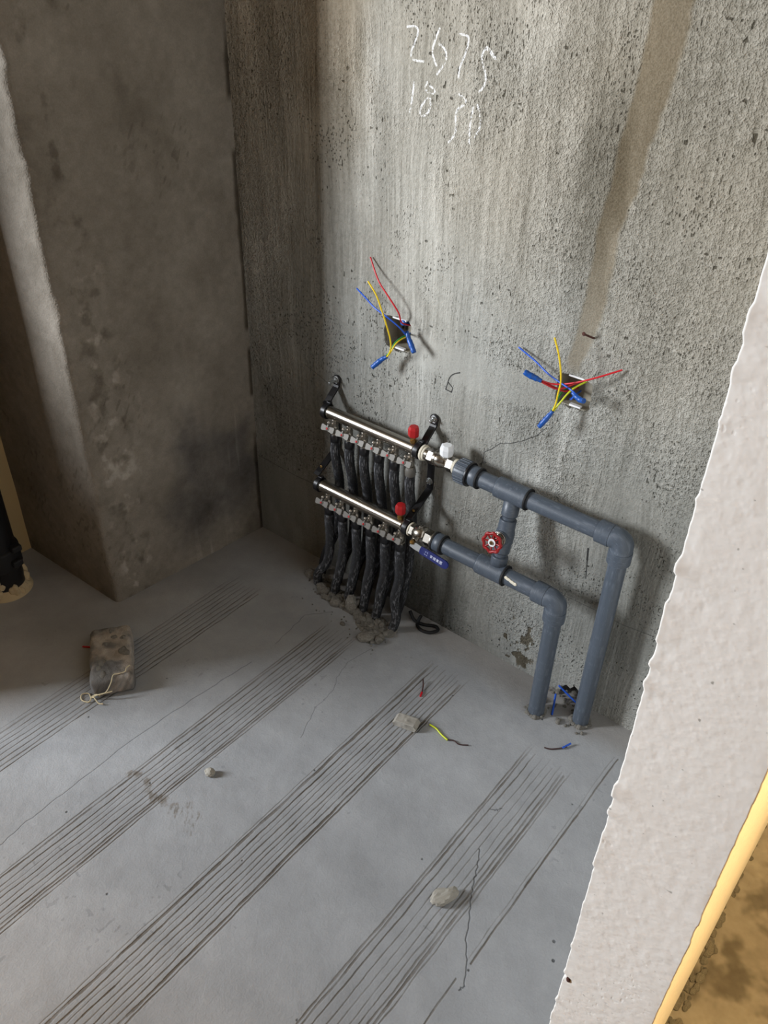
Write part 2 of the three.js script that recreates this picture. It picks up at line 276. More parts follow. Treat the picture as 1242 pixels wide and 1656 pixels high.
const plasterTex = surface(1024, 1024, 0.6, 0.6, (x, y, i, j, o) => {
  const b = fbm(x * 5, y * 5) - 0.5, f = fbm(x * 130, y * 130, 3) - 0.5, d = 0.6 * smooth(0.78, 0.9, noise(x * 330, y * 330)) * smooth(0.55, 0.75, fbm(x * 9, y * 9));
  const v = 245 + 8 * b + 4 * f - 60 * smooth(0.965, 0.985, noise(x * 160 + 7, y * 160)); o[0] = v + 2; o[1] = v; o[2] = v - 5; o[3] = 0.6 + 0.7 * f * (0.2 + fbm(x * 6 + 4, y * 6)) - 0.3 * d;
});
const hoseTex = surface(256, 1024, 1.0, 1.0, (x, y, i, j, o) => {
  const k = smooth(0.46, 0.76, fbm(x * 30 + 3, y * 90)) * smooth(0.3, 0.7, fbm(x * 4, y * 8 + 3)) + 0.35 * smooth(0.66, 0.8, noise(x * 70, y * 420));
  const v = 21 + 84 * Math.min(1, k) + 8 * noise(x * 200, y * 900); o[0] = v; o[1] = v + 1; o[2] = v + 4; o[3] = 0;
}, false);
const pvcTex = surface(512, 512, 0.5, 0.5, (x, y, i, j, o) => {
  const k = smooth(0.56, 0.78, fbm(x * 16, y * 60 + 3)), s = smooth(0.8, 0.9, noise(x * 190, y * 190));
  const v = 79 + 10 * (fbm(x * 20, y * 20) - 0.5) + 16 * k + 20 * s; o[0] = v - 7; o[1] = v + 1; o[2] = v + 11; o[3] = 0;
}, false);
const crustTex = surface(512, 512, 0.25, 0.25, (x, y, i, j, o) => {
  const f = fbm(x * 60, y * 60 + 2) - 0.5, b = smooth(0.45, 0.62, fbm(x * 14 + 8, y * 14)), g = noise(x * 700, y * 700) - 0.5;
  const v = 106 + 50 * f + 44 * b + 16 * g; o[0] = v + 2 + 8 * b; o[1] = v; o[2] = v - 3 - 9 * b; o[3] = 0.5 + 0.7 * f + 0.2 * g;
});

const mortarTex = surface(256, 256, 0.5, 0.5, (x, y, i, j, o) => {
  const f = fbm(x * 80, y * 80 + 9) - 0.5, b = fbm(x * 18 + 4, y * 18) - 0.5;
  const v = 146 + 60 * f + 40 * b; o[0] = v + 4; o[1] = v; o[2] = v - 9; o[3] = 0.5 + 0.9 * f;
});

// ------------------------------------------------------------------ materials
const std = (o) => new THREE.MeshStandardMaterial(o);
const M = {
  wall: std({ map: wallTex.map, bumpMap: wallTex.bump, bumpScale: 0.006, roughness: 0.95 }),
  column: std({ map: columnTex.map, bumpMap: columnTex.bump, bumpScale: 0.004, roughness: 0.95 }),
  floor: std({ map: floorTex.map, bumpMap: floorTex.bump, bumpScale: 0.004, roughness: 0.72 }),
  dustyFloor: std({ map: dustyFloorTex.map, bumpMap: dustyFloorTex.bump, bumpScale: 0.004, roughness: 0.9 }),
  plaster: std({ map: plasterTex.map, bumpMap: plasterTex.bump, bumpScale: 0.0012, roughness: 0.85 }),
  cream: std({ color: '#c4ab84', roughness: 0.9 }), beige: std({ color: '#4e3f2d', roughness: 0.95 }), ceiling: std({ color: '#76664e', roughness: 0.95 }), dim: std({ color: '#7a6c58', roughness: 0.95 }),
  chrome: std({ color: '#a9a49b', metalness: 1, roughness: 0.25 }), dullChrome: std({ color: '#b4aea4', metalness: 1, roughness: 0.36 }), zinc: std({ color: '#aeb0b0', metalness: 1, roughness: 0.4 }),
  brass: std({ color: '#a58450', metalness: 1, roughness: 0.38 }), castGrey: std({ color: '#6f6c66', metalness: 0.3, roughness: 0.55 }),
  red: std({ color: '#aa1418', roughness: 0.5 }), handwheelRed: std({ color: '#8e0f12', roughness: 0.38 }), white: std({ color: '#e6e8ea', roughness: 0.4 }), tape: std({ color: '#d9d2bf', roughness: 0.8 }),
  black: std({ color: '#141417', roughness: 0.38 }), rubber: std({ color: '#0c0c0e', roughness: 0.7 }), hose: std({ map: hoseTex.map, roughness: 0.62 }),
  pvc: std({ map: pvcTex.map, roughness: 0.42 }), blueLever: std({ color: '#0c1a5e', roughness: 0.36 }), blueTape: std({ color: '#0b4a98', roughness: 0.42 }),
  wireRed: std({ color: '#c01220', roughness: 0.4 }), wireBlue: std({ color: '#1a52bc', roughness: 0.4 }), wireYellow: std({ color: '#e2c21c', roughness: 0.4 }), wireGreen: std({ color: '#2c8a3a', roughness: 0.4 }), wireLime: std({ color: '#c2cc1c', roughness: 0.4 }), wireBrown: std({ color: '#3a2220', roughness: 0.5 }),
  boxGrey: std({ color: '#8d8778', roughness: 0.7 }), whitePlate: std({ color: '#dedede', roughness: 0.5 }), rust: std({ color: '#4a2a22', roughness: 0.9 }),
  crust: std({ map: crustTex.map, bumpMap: crustTex.bump, bumpScale: 0.003, roughness: 0.95 }), mortar: std({ map: mortarTex.map, bumpMap: mortarTex.bump, bumpScale: 0.003, roughness: 0.95 }), paleMortar: std({ map: mortarTex.map, bumpMap: mortarTex.bump, bumpScale: 0.004, roughness: 0.95 }), daub: std({ color: '#b8a684', roughness: 0.95 }), stone: std({ color: '#98948a', roughness: 0.9 }), string: std({ color: '#cfc2a0', roughness: 0.9 }),
  glass: new THREE.MeshPhysicalMaterial({ color: '#ffffff', transmission: 1, thickness: 0, roughness: 0.02, ior: 1.5 }), frame: std({ color: '#dcdcda', roughness: 0.5 }),
};

// ------------------------------------------------------------------ the shell
const H = 2.7;
const jag = (cx, cy, hw, hh, seed, n = 30, wob = 0.006, pow = 5) => { const r = rng(seed), out = []; for (let k = 0; k < n; k++) { const a = k / n * 2 * Math.PI, c = Math.cos(a), s = Math.sin(a), d = Math.pow(Math.pow(Math.abs(c), pow) + Math.pow(Math.abs(s), pow), -1 / pow); out.push(new THREE.Vector2(cx + hw * c * d + wob * (r() - 0.5), cy + hh * s * d + wob * (r() - 0.5))); } return out; };
const BOX1 = [0.532, 0.835], BOX2 = [1.008, 0.843];
{ // back wall with the two socket openings and the broken notch where the two risers meet the floor
  const s = new THREE.Shape([[-0.6, 0], [1.112, 0], [1.118, 0.024], [1.128, 0.036], [1.140, 0.030], [1.150, 0.046], [1.163, 0.038], [1.172, 0.050], [1.184, 0.034], [1.190, 0.016], [1.193, 0], [3.3, 0], [3.3, H], [-0.6, H]].map((p) => new THREE.Vector2(...p)));
  s.holes.push(new THREE.Path(jag(...BOX1, 0.041, 0.043, 21)), new THREE.Path(jag(...BOX2, 0.041, 0.038, 22)));
  const g = new THREE.ExtrudeGeometry(s, { depth: 0.2, bevelEnabled: false, curveSegments: 4 }); g.translate(0, 0, -0.2);
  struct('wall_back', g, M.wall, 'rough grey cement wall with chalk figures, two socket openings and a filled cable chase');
  struct('wall_rear_lining', box(-0.6, 3.3, 0, H, -0.26, -0.2), M.dim);
}
{ // column in the left corner: right face x = 0, front face z = 0.54
  const c = [-0.052, 0.54], plan = subdivide([[0.0, -0.02], [0.0, 0.0], [-0.046, 0.525], [-0.049, 0.535], [-0.056, 0.5405], [-0.066, 0.5415], [-0.48, 0.556]], 0.02);
  const g = prism(plan, 0, H, 0.02, (x, y, z) => { const e = Math.exp(-Math.hypot(x - c[0], z - c[1]) / 0.02); return [0.004 * (fbm(z * 6 + 3, y * 5) - 0.5) - 0.005 * e * smooth(0.55, 0.8, noise(y * 24, 9)), 0.004 * (fbm(x * 6 + 9, y * 5) - 0.5) - 0.006 * e * smooth(0.5, 0.8, noise(y * 20 + 4, 2))]; }, -0.02);
  struct('wall_column', g, M.column, 'boxed-in brownish cement column in the left corner');
}
{ // left wall of the alcove, ending in an open doorway; the big room beyond it
  struct('wall_left', box(-0.57, -0.47, 0, H, 0, 1.02), std({ color: '#b09a70', roughness: 0.95 }), 'yellowish plastered side wall left of the column');
  struct('wall_front_left', box(-4.1, -0.57, 0, H, 0.9, 1.02), M.beige);
  struct('wall_side', [box(-4.2, -4.1, 0, H, 0.95, WINDOW.z + 0.2)], M.beige);
  struct('wall_right', [box(3.2, 3.3, 0, H, 0, WINDOW.z + 0.2)], M.cream);
  const s = new THREE.Shape([[-4.2, 0], [3.3, 0], [3.3, H], [-4.2, H]].map((p) => new THREE.Vector2(...p)));
  s.holes.push(new THREE.Path([[WINDOW.x0, WINDOW.y0], [WINDOW.x1, WINDOW.y0], [WINDOW.x1, WINDOW.y1], [WINDOW.x0, WINDOW.y1]].map((p) => new THREE.Vector2(...p))));
  const g = new THREE.ExtrudeGeometry(s, { depth: 0.2, bevelEnabled: false }); g.translate(0, 0, WINDOW.z);
  struct('wall_rear', g, M.beige);
  const w = thing('window_1', '', ''); w.userData = { kind: 'structure' };
  const zc = WINDOW.z + 0.08, xm = (WINDOW.x0 + WINDOW.x1) / 2;
  part('window_frame', [box(WINDOW.x0, WINDOW.x1, WINDOW.y0, WINDOW.y0 + 0.05, zc, zc + 0.05), box(WINDOW.x0, WINDOW.x1, WINDOW.y1 - 0.05, WINDOW.y1, zc, zc + 0.05), box(WINDOW.x0, WINDOW.x0 + 0.05, WINDOW.y0, WINDOW.y1, zc, zc + 0.05), box(WINDOW.x1 - 0.05, WINDOW.x1, WINDOW.y0, WINDOW.y1, zc, zc + 0.05), box(xm - 0.025, xm + 0.025, WINDOW.y0, WINDOW.y1, zc, zc + 0.05)], M.frame, w);
  part('window_pane', box(WINDOW.x0 + 0.05, WINDOW.x1 - 0.05, WINDOW.y0 + 0.05, WINDOW.y1 - 0.05, zc + 0.02, zc + 0.026), M.glass, w);
  struct('ceiling', box(-4.2, 3.3, H, H + 0.2, -0.26, WINDOW.z + 0.2), M.ceiling);
}
{ // floor of the alcove and the big room; the bay right of the partition keeps its dusty brown screed
  const slab = (x0, x1, z0, z1) => { const g = new THREE.BoxGeometry(x1 - x0, 0.2, z1 - z0); g.translate((x0 + x1) / 2, -0.1, (z0 + z1) / 2); const p = g.attributes.position, uv = g.attributes.uv; for (let i = 0; i < p.count; i++) uv.setXY(i, p.getX(i) - FX, p.getZ(i)); return g; };
  struct('floor', slab(-0.7, 1.62, -0.26, 1.8), M.floor, 'pale grey screed floor scored with bands of parallel grooves');
  struct('floor', [slab(-4.2, -0.7, 0.9, 1.8), slab(-4.2, 3.3, 1.8, WINDOW.z + 0.2), slab(1.62, 3.3, 1.03, 1.8)], M.dim, 'darker screed of the big room behind the viewer');
  struct('added_low_blocker', box(-1.4, -0.34, 0, 0.93, 1.28, 1.38), M.beige, 'unseen low slab added to shade the left floor and the column foot');  // unseen slab, added to keep light off the left floor and lower column
  struct('floor', slab(1.62, 3.3, -0.26, 1.03), M.dustyFloor, 'dusty brown floor right of the partition');
}
{ // partition whose plastered end faces the viewer; both arrises are ragged
  const CHIP_Y = 0.752, x0 = 1.566, x1 = 1.666, z1 = 1.03, e = 0.0016;
  const plan = subdivide([[x1 + 0.009, 0.0], [x1, z1 - e], [x1 - e * 0.3, z1 - e * 0.3], [x1 - e, z1], [x0 + e, z1], [x0 + e * 0.3, z1 - e * 0.3], [x0, z1 - e], [x0, 0.0]], 0.012).map((p) => p);
  const nib = (y, k) => smooth(0.64, 0.86, noise(y * 90 + k, 5)) * (0.3 + 0.9 * noise(y * 17 + k, 8)), chip = (y) => Math.exp(-(((y - CHIP_Y) / 0.004) ** 2));
  const g = prism(plan.reverse(), 0, H, 0.0035, (x, y, z) => {
    const l = Math.exp(-Math.hypot(x - x0, z - z1) / 0.0035), r = Math.exp(-Math.hypot(x - x1, z - z1) / 0.0035), up = smooth(0.3, 0.9, y);
    return [(x1 - x) / (x1 - x0) * 0.009 * (1.42 - Math.min(y, 1.7)) - l * (0.0011 * (noise(y * 150, 1) - 0.3) * up + 0.0026 * nib(y, 0) * up - 0.0035 * chip(y)) + r * (0.0008 * (noise(y * 120, 2) - 0.3) + 0.0012 * nib(y, 30)) + 0.0012 * (fbm(y * 4, z * 4) - 0.5), l * 0.0026 * nib(y, 0) * up - l * 0.004 * chip(y) + r * 0.001 * nib(y, 30) + 0.0015 * (fbm(x * 9, y * 7) - 0.5) * smooth(0.9, 1.0, z)];
  });
  const w = struct('wall_partition', g, M.plaster, 'white plastered end of a thin partition with ragged edges');
  part('rust_bit', rock(0.0022, 0.0045, 0.0018, 5, 2, 0.3, [1.5785, CHIP_Y - 0.002, 1.0295]), M.rust, w, 'brown speck in a chipped spot of the arris');
}

// ------------------------------------------------------------------ heating manifolds
// Each bar runs along x; six loop valves hang below it, each with a bow-shaped handle that a red-capped screw holds.
const RB = 0.0165;
function manifold(label, x0, x1, y, z, valveX, ventX, handleZ, handleY) {
  const t = thing('heating_manifold', label, 'manifold', [x0, y, z]), L = x1 - x0;
  part('bar', [lathe([[0, -0.004], [0.011, -0.004], [0.0135, 0], [RB + 0.0012, 0.002], [RB + 0.0012, 0.008], [RB, 0.0095], [RB, L * 0.51], [RB - 0.0006, L * 0.512], [RB, L * 0.514], [RB, L - 0.008], [RB + 0.001, L - 0.007], [RB + 0.001, L], [0.012, L + 0.002], [0, L + 0.002]], 'x', 36)], M.chrome, t);
  part('end_plug', [hex(0.009, -0.014, -0.004, 'x'), cyl(0.004, -0.022, -0.012, 'x', 12)], M.dullChrome, t);
  for (const vx of valveX) {
    const x = vx - x0, hz = handleZ - z, hy = handleY - y;
    const v = part('loop_valve', [
      cyl(0.0075, -0.03, -0.012, 'y', 16, [x, 0, 0.004]), hex(0.0105, -0.031, -0.022, 'y', [x, 0, 0.004]),
      lathe([[0, -0.013], [0.007, -0.012], [0.0112, -0.006], [0.0112, 0.006], [0.007, 0.012], [0, 0.013]], 'y', 18, [x, -0.041, 0.005]),
      lathe([[0.0055, -0.002], [0.0055, hz - 0.004], [0.0042, hz]], 'z', 14, [x, hy, 0]), hex(0.0125, -0.072, -0.053, 'y', [x, 0, 0.002]),
      rock(0.0042, 0.0042, 0.0042, 3, 2, 0.02, [x + 0.001, hy + 0.017, hz - 0.002]),
    ], M.dullChrome, t);
    const h = new THREE.Shape(); // bow: two wings and a narrow waist
    h.moveTo(-0.0045, 0.0055); h.lineTo(-0.0190, 0.0078); h.lineTo(-0.0215, 0.0050); h.lineTo(-0.0210, -0.0065); h.lineTo(-0.0175, -0.0086); h.lineTo(-0.0045, -0.0060); h.lineTo(0.0045, -0.0060); h.lineTo(0.0175, -0.0086); h.lineTo(0.0210, -0.0065); h.lineTo(0.0215, 0.0050); h.lineTo(0.0190, 0.0078); h.lineTo(0.0045, 0.0055); h.closePath();
    const hg = new THREE.ExtrudeGeometry(h, { depth: 0.006, bevelEnabled: true, bevelSize: 0.0008, bevelThickness: 0.0008, bevelSegments: 1 }); hg.translate(0, 0, -0.004);
    const boss = cyl(0.0062, -0.004, 0.0045, 'z', 16), fin = rbox(0.0045, 0.016, 0.009, 0.001, [0, 0.003, 0.001]);
    const all = merge([hg, boss, fin]); all.rotateX(-0.45); all.translate(x, hy, hz);
    const handle = part('handle', all, M.castGrey, v);
    const cap = cyl(0.0032, 0.004, 0.0066, 'z', 12); cap.rotateX(-0.45); cap.translate(x, hy, hz); part('screw_cap', cap, M.red, v, 'small red screw cap');
  }
  const a = part('air_vent', [hex(0.0085, RB - 0.002, RB + 0.008, 'y', [ventX - x0, 0, 0]), cyl(0.006, RB + 0.006, RB + 0.018, 'y', 16, [ventX - x0, 0, 0])], M.brass, t);
  const cg = lathe([[0, 0], [0.0120, 0], [0.0138, 0.004], [0.0142, 0.021], [0.0112, 0.0275], [0, 0.0285]], 'y', 7, [ventX - x0, RB + 0.0165, 0]).toNonIndexed(); cg.computeVertexNormals();
  part('vent_cap', cg, M.red, a, 'red faceted cap');
  return t;
}
const UP = { y: 0.583, z: 0.056 }, LO = { y: 0.377, z: 0.101 };
const upperX = [0, 1, 2, 3, 4, 5].map((k) => 0.379 + 0.0509 * k), lowerX = [0, 1, 2, 3, 4, 5].map((k) => 0.394 + 0.0503 * k);
manifold('upper chrome heating manifold bar with six grey valve handles', 0.355, 0.648, UP.y, UP.z, upperX, 0.636, 0.086, 0.553);
manifold('lower chrome heating manifold bar, nearer the floor, with six grey valve handles', 0.366, 0.657, LO.y, LO.z, lowerX, 0.640, 0.131, 0.347);

// zig-zag strap brackets that carry both bars
function bracket(label, x, ux, lx) {
  const t = thing('manifold_bracket', label, 'bracket');
  const W = 0.019, strip = (pts, th = 0.0045) => { // pts in (z, y)
    const n = pts.map((p, i) => { const a = pts[Math.max(0, i - 1)], b = pts[Math.min(pts.length - 1, i + 1)], d = Math.hypot(b[0] - a[0], b[1] - a[1]); return [-(b[1] - a[1]) / d, (b[0] - a[0]) / d]; });
    const out = [...pts.map((p, i) => new THREE.Vector2(p[0] + n[i][0] * th / 2, p[1] + n[i][1] * th / 2)), ...pts.map((p, i) => new THREE.Vector2(p[0] - n[i][0] * th / 2, p[1] - n[i][1] * th / 2)).reverse()];
    const g = new THREE.ExtrudeGeometry(new THREE.Shape(out), { depth: W - 0.0016, bevelEnabled: true, bevelSize: 0.0006, bevelThickness: 0.0008, bevelSegments: 1 }); g.rotateY(-Math.PI / 2); g.translate(x + W / 2 - 0.0008, 0, 0); return g;
  };
  const ear = lathe([[0, 0.001], [0.0115, 0.001], [0.0125, 0.002], [0.0125, 0.0055], [0.0115, 0.0065], [0, 0.0065]], 'z', 24, [x, 0.652, 0]);
  part('strap', [ear, strip([[0.004, 0.652], [0.004, 0.636], [0.008, 0.63], [0.030, 0.612], [0.042, 0.600], [0.05, 0.598]])], M.black, t);
  part('strap', strip([[0.045, 0.568], [0.032, 0.556], [0.010, 0.535], [0.004, 0.527], [0.004, 0.446], [0.012, 0.440], [0.060, 0.412], [0.084, 0.400], [0.092, 0.394]]), M.black, t);
  part('clamp', [ring(RB + 0.0008, RB + 0.005, ux - 0.007, ux + 0.007, 'x', [0, UP.y, UP.z]), rbox(0.014, 0.012, 0.01, 0.002, [ux, UP.y + 0.018, UP.z - 0.010]), rbox(0.014, 0.010, 0.01, 0.002, [ux, UP.y - 0.018, UP.z - 0.010])], M.black, t);
  part('clamp', [ring(RB + 0.0008, RB + 0.005, lx - 0.007, lx + 0.007, 'x', [0, LO.y, LO.z]), rbox(0.014, 0.012, 0.012, 0.002, [lx, LO.y + 0.017, LO.z - 0.006])], M.black, t);
  for (const [y, l] of [[0.652, x < 0.5 ? 0.030 : 0.018], [0.470, 0.014]]) part('bolt', [cyl(0.0098, 0.0062, 0.0080, 'z', 20, [x, y, 0]), hex(0.0075, 0.0080, 0.0130, 'z', [x, y, 0]), cyl(0.0036, -0.03, l + 0.006, 'z', 12, [x, y, 0])], M.zinc, t);
  part('clamp_screw', [cyl(0.0042, 0, 0.003, 'z', 12, [x + 0.002, 0.4135, 0.073])], M.brass, t);
}
bracket('black strap bracket at the plugged left ends of both chrome bars', 0.338, 0.349, 0.359);
bracket('black strap bracket at the valve ends of both chrome bars, right of the red caps', 0.659, 0.6545, 0.665);

// ------------------------------------------------------------------ hoses
const ORD = ['leftmost', 'second from the left', 'third from the left', 'fourth from the left', 'fifth from the left', 'rightmost'];
const corr = (s) => 0.0130 + 0.0007 * Math.sin(s * 2 * Math.PI / 0.0042);
function hose(x, top, z, pts, label, group, clean) {
  const t = thing('hose', label, 'hose', [pts[pts.length - 1][0], 0, pts[pts.length - 1][2]], group), b = t.position;
  const g = sweep([[x, top, z], [x, top - 0.05, z], ...pts].map((p) => [p[0] - b.x, p[1], p[2] - b.z]), corr, 14, 300);
  part('sleeve', g, M.hose, t);
  part('collar', [lathe([[0.009, -0.010], [0.0135, -0.009], [0.0142, 0.006], [0.0118, 0.014], [0.009, 0.016]], 'y', 20, [x - b.x, top, z - b.z])], clean ? M.castGrey : M.black, t);
}
upperX.forEach((x, k) => { const z = UP.z + 0.002, bx = [0.305, 0.372, 0.425, 0.482, 0.537, 0.600][k], bz = [0.050, 0.050, 0.048, 0.05, 0.05, 0.052][k]; hose(x, 0.512, z, [[x + 0.004, 0.36, 0.046], [x + (k ? -0.002 : -0.012), 0.2, 0.042], [bx + 0.018, 0.08, 0.045], [bx, -0.012, bz]], `black dusty hose under the upper chrome bar, ${ORD[k]} of the six`, 'hoses under the upper bar', k === 5); });
lowerX.forEach((x, k) => { const z = LO.z + 0.002, bx = [0.330, 0.402, 0.455, 0.512, 0.562, 0.628][k], bz = [0.088, 0.094, 0.096, 0.098, 0.100, 0.108][k]; hose(x, 0.306, z, [[x + 0.002, 0.2, 0.103], [x - 0.010, 0.12, 0.104], [bx + 0.014, 0.05, 0.102], [bx, -0.012, bz]], `black hose under the lower chrome bar, ${ORD[k]} of the front row`, 'hoses under the lower bar', false); });

// ------------------------------------------------------------------ shut-off valves on the right ends of the bars
{
  const t = thing('ball_valve', 'chrome straight valve with a clear white cap on the upper bar', 'valve', [0.66, UP.y, UP.z]);
  part('washer', [ring(0.010, 0.0205, 0.0065, 0.0125, 'x'), ring(0.010, 0.0185, 0.0125, 0.0185, 'x')], M.tape, t, 'cream sealing rings');
  part('hex_nut', [cyl(0.0165, 0.0, 0.028, 'x', 24), hex(0.0205, 0.0285, 0.046, 'x')], M.chrome, t);
  part('body', [cyl(0.018, 0.045, 0.060, 'x', 28), lathe([[0, 0.052], [0.0185, 0.052], [0.0205, 0.056], [0.0195, 0.066], [0.0160, 0.076], [0.0160, 0.088], [0, 0.088]], 'x', 28), hex(0.0195, 0.084, 0.104, 'x'), cyl(0.0095, 0.0, 0.026, 'y', 20, [0.077, 0, 0])], M.chrome, t);
  const k = lathe([[0, 0], [0.0145, 0], [0.0170, 0.004], [0.0176, 0.019], [0.0155, 0.0265], [0.0115, 0.029], [0, 0.029]], 'y', 8, [0.077, 0.0195, 0]).toNonIndexed(); k.computeVertexNormals();
  part('cap', [k, cyl(0.0105, 0.016, 0.022, 'y', 20, [0.077, 0, 0])], M.white, t, 'translucent white faceted cap');
  part('seal', ring(0.010, 0.0185, 0.103, 0.110, 'x'), M.tape, t, 'cream sealing ring');
}
const LEVER_AT = [0.722, 0.368, 0.142];
{
  const t = thing('ball_valve', 'chrome ball valve with a long blue lever on the lower bar', 'valve', [0.672, LO.y, LO.z]);
  part('washer', [ring(0.010, 0.0185, 0.002, 0.007, 'x')], M.tape, t, 'white sealing ring');
  part('body', [cyl(0.0170, 0.0, 0.009, 'x', 28), hex(0.0190, 0.006, 0.020, 'x'), lathe([[0, 0.017], [0.0165, 0.017], [0.0215, 0.026], [0.0225, 0.036], [0.0215, 0.046], [0.0170, 0.055], [0, 0.055]], 'x', 30), hex(0.0212, 0.054, 0.074, 'x'), cyl(0.0090, 0.010, 0.034, 'z', 20, [0.038, -0.002, 0]), cyl(0.0062, -0.003, 0.0265, 'y', 18, [0.036, 0, 0])], M.chrome, t);
  part('end_ring', ring(0.012, 0.0210, 0.0735, 0.0785, 'x'), M.dullChrome, t);
  part('stem_nut', [hex(0.0068, 0.036, 0.0425, 'z', [0.038, -0.002, 0]), cyl(0.0034, 0.040, 0.046, 'z', 12, [0.038, -0.002, 0])], M.brass, t, 'brass stem nut');
  // lever: a bent steel tang and a flat blue grip that hangs to the right of the stem
  const lx = LEVER_AT[0] - 0.672 - 0.006, s = new THREE.Shape();
  s.moveTo(0.024, 0.0095); s.lineTo(0.098, 0.0100); s.quadraticCurveTo(0.1095, 0.0090, 0.1095, 0); s.quadraticCurveTo(0.1095, -0.0090, 0.098, -0.0100); s.lineTo(0.024, -0.0095); s.quadraticCurveTo(0.020, 0, 0.024, 0.0095);
  const grip = new THREE.ExtrudeGeometry(s, { depth: 0.0035, bevelEnabled: true, bevelSize: 0.0008, bevelThickness: 0.0010, bevelSegments: 2 });
  const tilt = (g) => { g.rotateZ(-0.09); g.rotateX(-0.35); g.translate(lx, LEVER_AT[1] - LO.y, LEVER_AT[2] - LO.z - 0.002); return g; };
  const lever = part('lever', tilt(grip), M.blueLever, t, 'flat blue lever with white lettering');
  const tang = new THREE.Shape([[-0.010, 0.007], [0.006, 0.009], [0.030, 0.0075], [0.030, -0.0075], [0.006, -0.009], [-0.010, -0.007]].map((p) => new THREE.Vector2(...p)));
  part('tang', tilt(new THREE.ExtrudeGeometry(tang, { depth: 0.0022, bevelEnabled: false })), M.zinc, lever);
  // white print: a bracket-like emblem and four small square characters
  const c = document.createElement('canvas'); c.width = 512; c.height = 128; const x = c.getContext('2d');
  x.fillStyle = '#0c1a5e'; x.fillRect(0, 0, 512, 128); x.strokeStyle = '#dfe4ee'; x.lineWidth = 9;
  const L = (...p) => { x.beginPath(); x.moveTo(p[0], p[1]); for (let i = 2; i < p.length; i += 2) x.lineTo(p[i], p[i + 1]); x.stroke(); };
  x.lineWidth = 7; x.strokeStyle = '#aeb8d4'; L(60, 34, 96, 34); L(108, 26, 122, 26, 122, 58); L(60, 76, 60, 92, 96, 92); L(108, 100, 122, 100, 122, 76); L(74, 44, 74, 60); x.strokeStyle = '#dfe4ee'; x.lineWidth = 6;
  const G = (ox, strokes) => { for (const s2 of strokes) L(...s2.map((v, i) => (i % 2 ? 34 + v * 0.62 : ox + v * 0.62))); };
  G(190, [[0, 18, 90, 18], [26, 2, 26, 32], [64, 2, 64, 32], [6, 44, 84, 44], [45, 44, 45, 98], [20, 56, 30, 68], [70, 56, 60, 68], [2, 76, 90, 76]]);
  G(264, [[12, 4, 12, 98], [0, 30, 4, 46], [24, 26, 26, 40], [34, 10, 92, 10], [42, 28, 84, 28, 84, 72, 42, 72, 42, 28], [42, 50, 84, 50], [34, 92, 92, 92]]);
  G(338, [[22, 0, 8, 24], [18, 16, 18, 58], [18, 18, 86, 18], [18, 32, 80, 32], [18, 45, 80, 45], [18, 58, 88, 58], [50, 18, 50, 58], [0, 72, 92, 72], [46, 64, 46, 98], [40, 74, 8, 96], [52, 74, 86, 96]]);
  G(412, [[6, 6, 88, 6, 88, 94, 6, 94, 6, 6], [20, 32, 74, 32], [54, 16, 54, 80, 42, 76], [52, 36, 24, 66]]);
  const tex = new THREE.CanvasTexture(c); tex.colorSpace = THREE.SRGBColorSpace;
  const pg = new THREE.PlaneGeometry(0.068, 0.0165); pg.translate(0.064, 0, 0.0047); part('lettering', tilt(pg), std({ map: tex, roughness: 0.4 }), lever);
}

